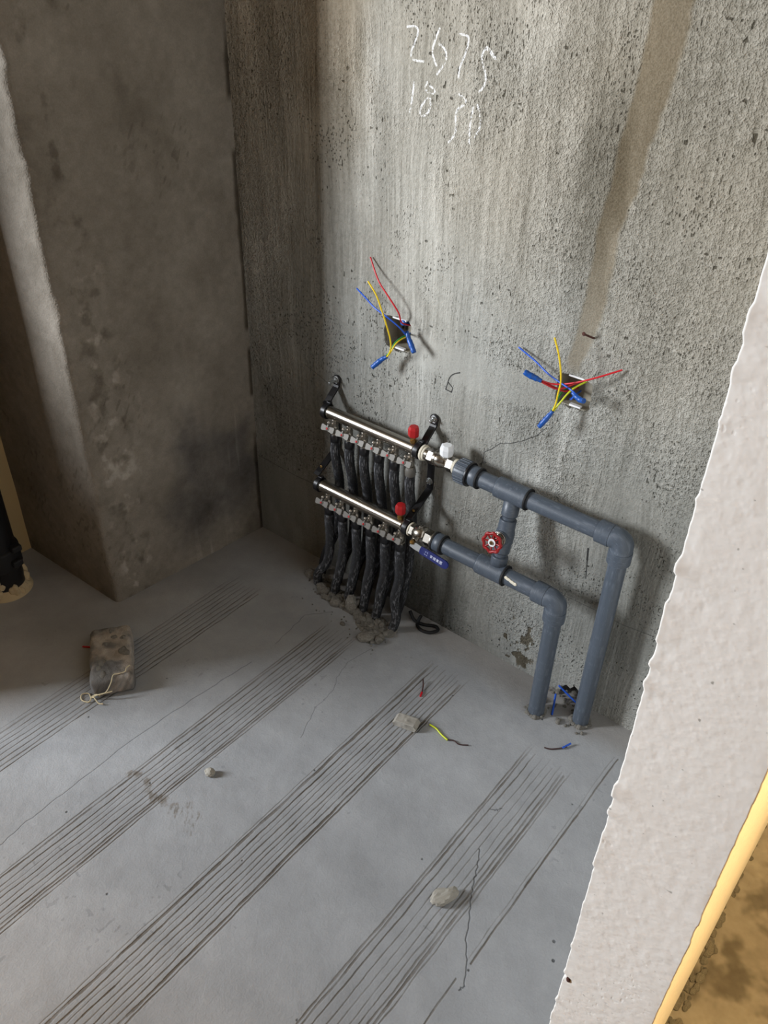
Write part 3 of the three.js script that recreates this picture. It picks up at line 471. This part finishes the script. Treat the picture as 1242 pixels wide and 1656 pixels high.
// ------------------------------------------------------------------ grey plastic pipes
const RP = 0.0205;
const elbow = (cx, cy, R) => { // a quarter bend with sockets: from -x to -y
  const pts = []; for (let k = 0; k <= 10; k++) { const a = Math.PI / 2 * (1 - k / 10); pts.push([cx - 0.016 + 0.016 * Math.cos(a), cy - 0.016 + 0.016 * Math.sin(a), 0]); }
  return [sweep([[cx - 0.034, cy, 0], [cx - 0.022, cy, 0], ...pts.filter((_, i) => i % 2 === 0), [cx, cy - 0.022, 0], [cx, cy - 0.034, 0]], R, 28, 44), ring(RP - 0.002, R + 0.0012, cx - 0.058, cx - 0.026, 'x', [0, cy, 0]), ring(RP - 0.002, R + 0.0012, cy - 0.058, cy - 0.026, 'y', [cx, 0, 0])];
};
{
  const t = thing('plastic_pipe', 'upper grey plastic pipe with a wide union nut, running behind the lower one', 'pipe', [0.77, 0, UP.z]), Y = UP.y - 0.005, ox = -0.77;
  const nut = []; for (let k = 0; k < 20; k++) { const a = k / 20 * 2 * Math.PI; nut.push(cyl(0.0016, 0.777, 0.806, 'x', 6, [ox, Y + 0.0298 * Math.cos(a), 0.0298 * Math.sin(a)])); }
  part('union_nut', [lathe([[0.014, 0.772], [0.026, 0.773], [0.0298, 0.777], [0.0300, 0.806], [0.0285, 0.809], [0.018, 0.809]], 'x', 36, [ox, Y, 0]), ...nut], M.pvc, t);
  part('union_nut_rim', ring(0.018, 0.0306, 0.806, 0.8115, 'x', [ox, Y, 0]), M.black, t);
  part('socket', lathe([[0.015, 0.809], [0.0252, 0.810], [0.0258, 0.834], [0.018, 0.836]], 'x', 32, [ox, Y, 0]), M.pvc, t);
  part('rubber_ring', ring(0.018, 0.0268, 0.833, 0.8385, 'x', [ox, Y, 0]), M.rubber, t);
  part('pipe_run', cyl(RP, 0.83, 1.15, 'x', 32, [ox, Y, 0]), M.pvc, t);
  part('tee', [lathe([[RP - 0.002, 0.886], [0.0252, 0.887], [0.0256, 0.89], [0.0256, 0.966], [0.0252, 0.968], [RP - 0.002, 0.969]], 'x', 32, [ox, Y, 0])], M.pvc, t);
  part('rubber_ring', ring(RP - 0.001, 0.0266, 0.9665, 0.9715, 'x', [ox, Y, 0]), M.rubber, t);
  const e = elbow(1.204 + ox, 0, 0.0252); e.forEach((g) => g.translate(0, Y, 0)); part('elbow', e, M.pvc, t);
  part('riser', cyl(RP, -0.02, Y - 0.03, 'y', 32, [1.204 + ox, 0, 0]), M.pvc, t);
}
{
  const t = thing('plastic_pipe', 'lower grey plastic pipe with a cream paint drip beside its tee', 'pipe', [0.75, 0, LO.z]), Y = LO.y, ox = -0.75;
  part('rubber_ring', ring(0.014, 0.0258, 0.7515, 0.757, 'x', [ox, Y, 0]), M.rubber, t);
  part('socket', lathe([[0.014, 0.757], [0.0246, 0.757], [0.025, 0.777], [0.018, 0.778]], 'x', 32, [ox, Y, 0]), M.pvc, t);
  part('rubber_ring', ring(0.018, 0.0262, 0.777, 0.782, 'x', [ox, Y, 0]), M.rubber, t);
  part('pipe_run', cyl(RP, 0.772, 1.05, 'x', 32, [ox, Y, 0]), M.pvc, t);
  part('tee', [lathe([[RP - 0.002, 0.884], [0.0252, 0.885], [0.0256, 0.889], [0.0256, 0.958], [0.0252, 0.960], [RP - 0.002, 0.961]], 'x', 32, [ox, Y, 0])], M.pvc, t);
  part('rubber_ring', ring(RP - 0.001, 0.0266, 0.959, 0.9645, 'x', [ox, Y, 0]), M.rubber, t);
  const e = elbow(1.101 + ox, 0, 0.0252); e.forEach((g) => g.translate(0, Y, 0)); part('elbow', e, M.pvc, t);
  part('riser', cyl(RP, -0.02, Y - 0.03, 'y', 32, [1.101 + ox, 0, 0]), M.pvc, t);
  const drip = []; for (let k = 0; k < 9; k++) { const a = 0.55 - 0.03 * k; drip.push(rock(0.0042, 0.0044, 0.0020, k + 4, 1, 0.4, [0.972 + 0.0034 * k + ox, Y + RP * Math.sin(a), RP * Math.cos(a)])); }
  part('paint_drip', drip, M.tape, t, 'cream paint drip');
}
{ // bypass between the two runs: it leans back from the lower pipe to the upper one and carries a gate valve with a red handwheel
  const a = V(0.936, LO.y, LO.z), b = V(0.931, UP.y - 0.005, UP.z), len = a.distanceTo(b), t = thing('gate_valve', 'small bypass valve with a red handwheel between the two grey pipes', 'valve', a.toArray());
  t.quaternion.setFromUnitVectors(V(0, 1, 0), b.clone().sub(a).normalize());
  part('branch', lathe([[0.0, 0.020], [0.0205, 0.020], [0.0205, 0.040], [0.0195, 0.044], [0.0, 0.044]], 'y', 26), M.pvc, t);
  part('branch', lathe([[0, 0.148], [0.0180, 0.149], [0.0200, 0.152], [0.0200, len - 0.018], [0, len - 0.018]], 'y', 26), M.pvc, t);
  part('pipe_run', cyl(0.0150, 0.02, len - 0.02, 'y', 26), M.pvc, t);
  part('valve_body', [lathe([[0, 0.054], [0.0195, 0.054], [0.0205, 0.057], [0.0205, 0.076], [0.0225, 0.084], [0.0225, 0.108], [0.0205, 0.116], [0.0205, 0.138], [0.0195, 0.141], [0, 0.141]], 'y', 28), cyl(0.0195, 0.0, 0.026, 'z', 26, [0, 0.096, 0])], M.pvc, t);
  part('bonnet', [cyl(0.0185, 0.026, 0.031, 'z', 26, [0, 0.096, 0]), hex(0.0155, 0.031, 0.041, 'z', [0, 0.096, 0]), cyl(0.0050, 0.04, 0.063, 'z', 16, [0, 0.096, 0])], M.chrome, t);
  const wheelZ = 0.058, spokes = [];
  const rim = []; for (let k = 0; k <= 64; k++) { const q = k / 64 * 2 * Math.PI, r = 0.0228 + 0.0016 * Math.cos(q * 8); rim.push([r * Math.cos(q), 0.096 + r * Math.sin(q), wheelZ]); }
  for (let k = 0; k < 8; k++) { const q = (k + 0.0) / 8 * 2 * Math.PI; spokes.push(sweep([[0.009 * Math.cos(q), 0.096 + 0.009 * Math.sin(q), wheelZ - 0.003], [0.023 * Math.cos(q), 0.096 + 0.023 * Math.sin(q), wheelZ]], 0.0022, 8, 4)); }
  const wheel = part('handwheel', [sweep(rim, 0.0036, 10, 96, false), ...spokes, ring(0.0062, 0.0105, -0.006, 0.001, 'z', [0, 0.096, wheelZ])], M.handwheelRed, t, 'red eight-spoked handwheel');
  part('nameplate', ring(0.0052, 0.0096, 0.001, 0.002, 'z', [0, 0.096, wheelZ]), M.whitePlate, wheel);
  part('stem_nut', hex(0.0052, 0.001, 0.005, 'z', [0, 0.096, wheelZ]), M.brass, wheel);
}

// ------------------------------------------------------------------ socket boxes and wires
function socketBox(c, w, h, label, slots) {
  const t = thing('socket_box', label, 'socket box', [c[0], c[1], 0]), d = 0.052, k = 0.003;
  part('shell', [box(-w, w, -h, h, -d, -d + k), box(-w - k, -w, -h, h, -d, -0.006), box(w, w + k, -h, h, -d, -0.006), box(-w, w, h, h + k, -d, -0.006), box(-w, w, -h - k, -h, -d, -0.006)], M.boxGrey, t);
  part('lug', [box(-w * 0.5, w * 0.6, h - 0.004, h, -0.012, -0.003)], M.whitePlate, t); part('lug', [box(-w * 0.2, w * 0.5, -h, -h + 0.004, -0.012, -0.003)], M.whitePlate, t);
  if (slots) part('knockout', [box(-0.022, -0.017, -0.006, 0.008, -d + k, -d + k + 0.002), box(-0.012, -0.007, -0.006, 0.008, -d + k, -d + k + 0.002)], M.black, t);
}
socketBox(BOX1, 0.0375, 0.0395, 'recessed socket box in the jagged wall opening above the chrome bars', true);
socketBox(BOX2, 0.038, 0.035, 'recessed socket box in the wall opening below the nail', false);
const RW = 0.0019;
function wire(label, mat, pts, extra = [], group) {
  const o = pts[0], t = thing('wire', label, 'wire', o, group), rel = (l) => l.map((p) => [p[0] - o[0], p[1] - o[1], p[2] - o[2]]);
  part('insulation', sweep(rel(pts), RW, 8, 40), mat, t);
  for (const [kind, m, list, r] of extra) {
    if (kind === 'tape_wrap') part(kind, sweep(rel(list), (s, L) => (r ?? 0.0062) * (0.72 + 0.4 * Math.sin(Math.min(1, s / L * 1.05) * 2.4) - 0.12 * Math.abs(Math.sin(s * 260))) * (s > L * 0.9 ? 1.02 : 1), 10, 24), m, t, 'wrapped in blue insulating tape');
    else part(kind, sweep(rel(list), RW * (r ?? 1), 8, 30), m, t);
  }
  return t;
}
// at the left socket box
wire('red wire rising highest out of the left socket box', M.wireRed, [[0.552, 0.846, -0.044], [0.556, 0.858, -0.02], [0.551, 0.873, 0.010], [0.551, 0.899, 0.022], [0.538, 0.918, 0.026], [0.518, 0.938, 0.027], [0.493, 0.958, 0.024], [0.473, 0.976, 0.016], [0.448, 1.004, 0.005]], [['feed_wire', M.wireRed, [[0.552, 0.846, -0.044], [0.562, 0.838, -0.03], [0.569, 0.822, -0.044]], 1.3]]);
wire('blue wire leaning far left from the left socket box, taped at its right end', M.wireBlue, [[0.576, 0.855, 0.026], [0.568, 0.873, 0.038], [0.536, 0.896, 0.05], [0.502, 0.907, 0.05], [0.465, 0.919, 0.04], [0.424, 0.928, 0.025]], [['tape_wrap', M.blueTape, [[0.576, 0.862, 0.022], [0.586, 0.848, 0.026], [0.600, 0.835, 0.032], [0.611, 0.823, 0.036]]], ['feed_wire', M.wireBlue, [[0.582, 0.853, 0.024], [0.566, 0.846, 0.0], [0.556, 0.832, -0.042]]]]);
wire('yellow wire crossing the blue one at the left socket box', M.wireYellow, [[0.526, 0.783, 0.036], [0.544, 0.803, 0.046], [0.552, 0.82, 0.05], [0.556, 0.847, 0.058], [0.553, 0.890, 0.072], [0.545, 0.924, 0.08], [0.532, 0.956, 0.084], [0.508, 0.983, 0.085]], [['tape_wrap', M.blueTape, [[0.532, 0.789, 0.038], [0.520, 0.780, 0.042], [0.508, 0.766, 0.050], [0.500, 0.757, 0.054]]], ['feed_wire', M.wireGreen, [[0.524, 0.785, 0.036], [0.538, 0.802, 0.036], [0.545, 0.826, 0.022], [0.552, 0.835, -0.006], [0.562, 0.829, -0.044]]], ['feed_wire', M.wireYellow, [[0.527, 0.784, 0.0385], [0.541, 0.801, 0.0385], [0.548, 0.824, 0.0245], [0.555, 0.833, -0.004], [0.564, 0.827, -0.044]], 0.9]]);
tag(part('wire_splice', sweep([[0.548, 0.858, -0.044], [0.546, 0.862, -0.02], [0.546, 0.868, 0.0]], (s, L) => 0.0068 * (0.8 + 0.3 * Math.sin(s / L * 2.6)), 10, 16), M.blueTape, scene), 'short stub in blue tape deep inside the left socket box', 'wire');
// at the right socket box
wire('yellow wire standing straight up from the right socket box', M.wireYellow, [[0.988, 0.806, 0.05], [0.994, 0.826, 0.05], [0.999, 0.862, 0.055], [1.002, 0.885, 0.058], [0.999, 0.915, 0.062], [0.990, 0.948, 0.064], [0.976, 0.978, 0.064]], [['tape_wrap', M.blueTape, [[0.991, 0.812, 0.050], [0.984, 0.797, 0.055], [0.977, 0.783, 0.060], [0.971, 0.772, 0.062]], 0.0058], ['feed_wire', M.wireLime, [[0.990, 0.808, 0.048], [0.999, 0.830, 0.040], [1.012, 0.858, 0.020], [1.030, 0.872, -0.01], [1.036, 0.868, -0.044]]], ['feed_wire', M.wireGreen, [[0.986, 0.808, 0.049], [0.990, 0.822, 0.042], [0.986, 0.836, 0.018], [0.982, 0.834, -0.044]]]]);
wire('blue wire leaning left from the right socket box, its taped end to the right', M.wireBlue, [[1.044, 0.858, 0.048], [1.029, 0.869, 0.048], [0.994, 0.872, 0.036], [0.956, 0.876, 0.024], [0.916, 0.890, 0.014], [0.868, 0.906, 0.008]], [['tape_wrap', M.blueTape, [[1.026, 0.866, 0.046], [1.038, 0.862, 0.050], [1.050, 0.861, 0.055], [1.060, 0.864, 0.060]], 0.0058], ['feed_wire', M.wireBlue, [[1.032, 0.862, 0.046], [1.022, 0.846, 0.036], [1.008, 0.832, 0.010], [1.004, 0.828, -0.044]]]]);
wire('red wire leaning right from the right socket box', M.wireRed, [[0.955, 0.872, 0.052], [0.972, 0.866, 0.040], [0.990, 0.868, 0.034], [1.033, 0.889, 0.036], [1.070, 0.909, 0.026], [1.106, 0.929, 0.008]], [['tape_wrap', M.blueTape, [[0.956, 0.871, 0.052], [0.944, 0.875, 0.056], [0.930, 0.880, 0.061], [0.919, 0.885, 0.064]], 0.0064], ['feed_wire', M.wireRed, [[0.955, 0.870, 0.050], [0.974, 0.858, 0.034], [0.988, 0.842, 0.008], [0.996, 0.832, -0.044]], 1.1], ['feed_wire', M.wireRed, [[0.957, 0.869, 0.053], [0.985, 0.854, 0.030], [1.012, 0.866, 0.0], [1.028, 0.870, -0.044]]]]);
{ // nail
  const t = thing('nail', 'rusty nail sticking out of the wall above the right socket box', 'nail', [1.031, 0.972, 0]);
  part('shank', sweep([[0.004, -0.006, -0.02], [0, 0, 0.0], [-0.012, 0.012, 0.022]], 0.0021, 8, 10), M.rust, t); part('head', rock(0.0042, 0.0042, 0.0024, 8, 2, 0.1, [-0.013, 0.013, 0.023]), M.rust, t);
}

// ------------------------------------------------------------------ drain pipe in the left corner
{
  const t = thing('drain_pipe', 'black upright drain pipe with pale mortar daubed round its foot', 'pipe', [-0.352, 0, 0.708]);
  part('pipe_run', cyl(0.055, -0.01, 2.6, 'y', 36), M.black, t);
  part('socket', [lathe([[0.054, 0.085], [0.060, 0.087], [0.0625, 0.095], [0.0625, 0.15], [0.061, 0.155], [0.054, 0.157]], 'y', 36), rbox(0.03, 0.02, 0.03, 0.005, [0.055, 0.16, -0.03]), rbox(0.022, 0.02, 0.03, 0.005, [0.066, 0.118, -0.02])], M.rubber, t, 'socket with clip lugs');
  const r = rng(9), lumps = []; for (let k = 0; k < 46; k++) { const a = r() * 6.28, hgt = Math.pow(Math.abs(noise(a * 1.6 + 5, 3)), 1.5) * 0.13 * r(); lumps.push(rock(0.010 + 0.006 * r(), 0.010 + 0.012 * r(), 0.010, k + 60, 1, 0.4, [0.054 * Math.cos(a), hgt, 0.054 * Math.sin(a)], -a)); }
  part('mortar_daub', [lathe([[0.05, 0.03], [0.058, 0.022], [0.064, 0.008], [0.075, -0.003]], 'y', 40), ...lumps], M.daub, t, 'pale mortar daub');
}

// ------------------------------------------------------------------ brick and string
{
  const t = thing('brick', 'mortar-crusted grey brick lying on the floor before the column', 'brick', [0.155, 0, 0.701]); t.rotation.y = -0.61;
  const g = new RoundedBoxGeometry(0.205, 0.058, 0.108, 8, 0.011), a = g.attributes.position; g.deleteAttribute('normal');
  // refine: many segments so that the crust is uneven
  const big = new THREE.BoxGeometry(0.205, 0.058, 0.108, 48, 16, 28), p = big.attributes.position, uv = [];
  for (let i = 0; i < p.count; i++) {
    let x = p.getX(i), y = p.getY(i), z = p.getZ(i); const r = 0.014, hx = 0.1025 - r, hy = 0.029 - r, hz = 0.054 - r;
    const cx = Math.max(-hx, Math.min(hx, x)), cy = Math.max(-hy, Math.min(hy, y)), cz = Math.max(-hz, Math.min(hz, z)), d = V(x - cx, y - cy, z - cz), l = d.length() || 1;
    const n = r / l; x = cx + d.x * n; y = cy + d.y * n; z = cz + d.z * n;
    const k = 0.005 * (noise3(x * 60, y * 60, z * 60) - 0.5) + 0.007 * (noise3(x * 22 + 9, y * 22, z * 22) - 0.5);
    p.setXYZ(i, x + d.x / l * k, y + d.y / l * k + 0.0285, z + d.z / l * k); uv.push(x + 0.13 + y * 0.4, z + 0.1 + y * 0.6);
  }
  big.setAttribute('uv', new THREE.Float32BufferAttribute(uv, 2)); big.computeVertexNormals();
  part('block', big, M.crust, t);
  const lumps = [], r = rng(3); for (let k = 0; k < 10; k++) lumps.push(rock(0.006 + 0.008 * r(), 0.004, 0.006 + 0.006 * r(), k, 1, 0.4, [-0.08 + 0.17 * r(), 0.056, -0.04 + 0.08 * r()]));
  part('mortar_crumbs', lumps, M.mortar, t).userData.kind = 'stuff';
}
tag(part('string', [sweep([[0.236, 0.060, 0.700], [0.238, 0.061, 0.712], [0.245, 0.060, 0.722], [0.238, 0.060, 0.738], [0.232, 0.060, 0.748], [0.243, 0.052, 0.765], [0.240, 0.030, 0.782], [0.232, 0.022, 0.792]], 0.0013, 6, 60), sweep([[0.250, 0.030, 0.770], [0.234, 0.026, 0.790], [0.222, 0.020, 0.800], [0.205, 0.004, 0.806], [0.186, 0.003, 0.802], [0.176, 0.003, 0.815], [0.192, 0.003, 0.826], [0.212, 0.004, 0.818], [0.206, 0.008, 0.804], [0.222, 0.012, 0.806], [0.238, 0.006, 0.806], [0.246, 0.006, 0.800]], 0.0017, 6, 90), sweep([[0.205, 0.006, 0.805], [0.214, 0.014, 0.797], [0.228, 0.018, 0.794]], 0.0022, 6, 16)], M.string, scene), 'frayed white string draped over the near end of the brick', 'string');

// ------------------------------------------------------------------ mortar at the hoses
{
  const r = rng(31), geos = [], n = 420;
  for (let k = 0; k < n; k++) {
    const s = r(), x = 0.30 + 0.34 * s + 0.01 * (r() - 0.5), edge = 0.066 + 0.030 * smooth(0, 0.25, s) + 0.062 * smooth(0.62, 0.98, s), z = (0.055 + 0.03 * smooth(0, 0.3, s)) + (edge - 0.05) * Math.pow(r(), 0.8) * 1.05;
    const q = 0.0024 + 0.0082 * Math.pow(r(), 2.4);
    geos.push(rock(q * (0.8 + 0.6 * r()), q * (0.7 + 0.4 * r()), q * (0.8 + 0.6 * r()), k + 200, 1, 0.4, [x, q * 0.5 + 0.008 * r() * smooth(0.1, 0.0, Math.abs(z - edge)), z], r() * 6));
  }
  for (let k = 0; k < 40; k++) { const s = r(), x = 0.30 + 0.36 * s, z = 0.09 + 0.06 * s + 0.08 * r(), q = 0.0012 + 0.0018 * r(); geos.push(rock(q, q, q, k + 900, 0, 0.3, [x, q * 0.6, z])); }
  for (const [x, z, rx, rz] of [[0.36, 0.078, 0.05, 0.02], [0.43, 0.095, 0.05, 0.022], [0.50, 0.108, 0.05, 0.026], [0.565, 0.125, 0.05, 0.036], [0.605, 0.148, 0.034, 0.034], [0.61, 0.12, 0.04, 0.03]]) geos.push(rock(rx, 0.007, rz, x * 100, 3, 0.4, [x, 0.0, z]));
  const m = part('mortar_rubble', geos, M.mortar, scene, 'crumbled grey mortar heaped along the foot of the black hoses'); m.userData.kind = 'stuff'; m.userData.category = 'rubble';
  const lump = (label, ...a) => tag(part('mortar_lump', rock(...a), M.paleMortar, scene), label, 'mortar lump', 'loose mortar lumps');
  lump('pale mortar lump left of the leftmost hose foot', 0.018, 0.016, 0.014, 4, 3, 0.38, [0.294, 0.011, 0.082]);
  lump('rounded mortar lump before the second front hose', 0.016, 0.013, 0.014, 6, 3, 0.34, [0.362, 0.010, 0.104]);
  lump('grey round mortar lump before the third front hose', 0.017, 0.015, 0.015, 9, 3, 0.34, [0.440, 0.011, 0.128]);
  lump('tall mortar flake leaning on the fourth front hose', 0.016, 0.034, 0.010, 12, 3, 0.36, [0.494, 0.030, 0.124], 0.6);
  lump('flat mortar lump at the near right tip of the rubble', 0.026, 0.011, 0.018, 15, 3, 0.36, [0.600, 0.010, 0.182], 0.7);
  lump('small stray mortar lump before the rubble, beside the grooves', 0.009, 0.006, 0.006, 18, 2, 0.34, [0.510, 0.004, 0.180]);
}
tag(part('cable_loop', [sweep([[0.640, 0.03, 0.035], [0.662, 0.010, 0.040], [0.690, 0.006, 0.034], [0.722, 0.006, 0.018], [0.735, 0.006, 0.026], [0.722, 0.006, 0.050], [0.695, 0.006, 0.056], [0.676, 0.008, 0.046], [0.672, 0.022, 0.022]], 0.0048, 8, 60)], M.rubber, scene), 'black cable loop on the floor right of the hose feet', 'cable');
{ // crumbs in the broken notch and round the feet of the risers
  const r = rng(57), geos = [];
  for (let k = 0; k < 70; k++) { const q = 0.0025 + 0.005 * r() * r(), x = 1.07 + 0.16 * r(), z = -0.02 + 0.13 * Math.pow(r(), 1.5); geos.push(rock(q * 1.3, q, q, k + 400, 1, 0.4, [x, q * 0.45, z], r() * 6)); }
  for (const x of [1.101, 1.204]) { const z = x < 1.15 ? LO.z : UP.z; for (let k = 0; k < 16; k++) { const a = k / 16 * 6.28, q = 0.004 + 0.004 * r(); geos.push(rock(q, q * 0.9, q, k + 600, 1, 0.4, [x + 0.0225 * Math.cos(a), 0.003, z + 0.0225 * Math.sin(a)])); } }
  const m = part('mortar_rubble', geos, M.mortar, scene, 'loose crumbs round the feet of the two grey risers'); m.userData.kind = 'stuff'; m.userData.category = 'rubble';
}
{ // crumbs and a mortar ridge along the foot of the partition, on the brown floor
  const r = rng(91), geos = [];
  for (let k = 0; k < 90; k++) { const q = 0.003 + 0.006 * r() * r(), z = k < 60 ? 0.38 + 0.26 * r() : 0.05 + 0.35 * r(), x = 1.668 + 0.012 * Math.pow(r(), 1.4) * (k < 60 ? 2.0 : 0.7); geos.push(rock(q, q * 0.6, q * 1.5, k + 700, 1, 0.4, [x, q * 0.35, z])); }
  const m = part('mortar_rubble', geos, M.mortar, scene, 'crumbs along the foot of the partition on the brown floor'); m.userData.kind = 'stuff'; m.userData.category = 'rubble';
}

// ------------------------------------------------------------------ small things on the floor
const scrap = (label, list) => { const o = list[0][1][0], t = thing('wire_scrap', label, 'wire scrap', [o[0], 0, o[2]]); for (const [name, pts, m, r] of list) part(name, sweep(pts.map((p) => [p[0] - o[0], p[1], p[2] - o[2]]), r, 8, 24), m, t); };
scrap('brown wire scrap with a red tip lying on the scored band near the wall', [['insulation', [[0.818, 0.010, 0.207], [0.830, 0.005, 0.222], [0.842, 0.003, 0.244]], M.wireBrown, 0.0019], ['tip', [[0.840, 0.003, 0.240], [0.845, 0.003, 0.254]], M.wireRed, 0.0027]]);
scrap('yellow wire scrap with a bare dark end, right of the grey chip', [['insulation', [[0.920, 0.004, 0.314], [0.940, 0.004, 0.314], [0.960, 0.003, 0.320], [0.982, 0.003, 0.324]], M.wireLime, 0.0022], ['bare_end', [[0.980, 0.003, 0.324], [0.996, 0.004, 0.316], [1.010, 0.002, 0.316], [1.030, 0.002, 0.303]], M.wireBrown, 0.0016]]);
scrap('brown wire scrap with a blue end before the two risers', [['insulation', [[1.177, 0.003, 0.189], [1.190, 0.002, 0.183], [1.206, 0.003, 0.168], [1.219, 0.004, 0.152]], M.wireBrown, 0.0017], ['blue_end', [[1.212, 0.004, 0.162], [1.222, 0.006, 0.138]], M.wireBlue, 0.0024]]);
scrap('tiny red wire scrap left of the brick', [['insulation', [[0.030, 0.003, 0.712], [0.050, 0.003, 0.697]], M.wireRed, 0.0026]]);
scrap('blue wire scrap standing between the two risers', [['insulation', [[1.139, 0.002, 0.085], [1.131, 0.010, 0.065], [1.118, 0.022, 0.034]], M.wireBlue, 0.0026]]);
scrap('blue wire scrap leaning on the wall behind the tall riser', [['insulation', [[1.168, 0.004, 0.010], [1.140, 0.012, 0.006], [1.110, 0.026, 0.006]], M.wireBlue, 0.0026]]);
tag(part('stone', rock(0.0125, 0.009, 0.010, 41, 3, 0.28, [0.612, 0.0075, 0.766], 0.5), M.stone, scene), 'small tan pebble between two scored bands', 'stone');
{
  const s = new THREE.Shape([[0, 0], [0.056, 0.001], [0.060, 0.010], [0.052, 0.020], [0.004, 0.017], [-0.003, 0.008]].map((p) => new THREE.Vector2(...p)));
  const g = new THREE.ExtrudeGeometry(s, { depth: 0.026, bevelEnabled: true, bevelSize: 0.001, bevelThickness: 0.002, bevelSegments: 1 }); g.rotateY(0.25); g.translate(0.843, 0.001, 0.345);
  const t = thing('mortar_chip', 'angular grey mortar chip lying on the third scored band', 'mortar chip', [0.868, 0, 0.36]); g.translate(-0.868, 0, -0.36); part('chip', g, M.mortar, t);
}
tag(part('stone', rock(0.032, 0.012, 0.017, 47, 3, 0.32, [1.213, 0.010, 0.662], 1.15), M.stone, scene), 'pointed grey stone lying on the right scored band', 'stone');

// ------------------------------------------------------------------ unseen bulb added for the warm light in the bay right of the partition
{
  const t = thing('added_warm_lamp', 'unseen bulb added for the warm light in the bay right of the partition', 'lamp', ADDED_BULB.at);
  part('cord', cyl(0.003, 0.1, H - ADDED_BULB.at[1], 'y', 8), M.black, t); part('holder', cyl(0.018, 0.045, 0.11, 'y', 20), M.black, t);
  part('bulb', lathe([[0, -0.045], [0.018, -0.04], [0.03, -0.018], [0.03, 0.004], [0.018, 0.035], [0.014, 0.05]], 'y', 24), std({ color: '#fff3d8', emissive: new THREE.Color(1, 0.7, 0.35), emissiveIntensity: 3, roughness: 0.4 }), t);
  const l = new THREE.PointLight(ADDED_BULB.color, ADDED_BULB.power, 0, 2); l.castShadow = true; l.shadow.radius = 1.4; t.add(l);
}
renderer.render(scene, camera);
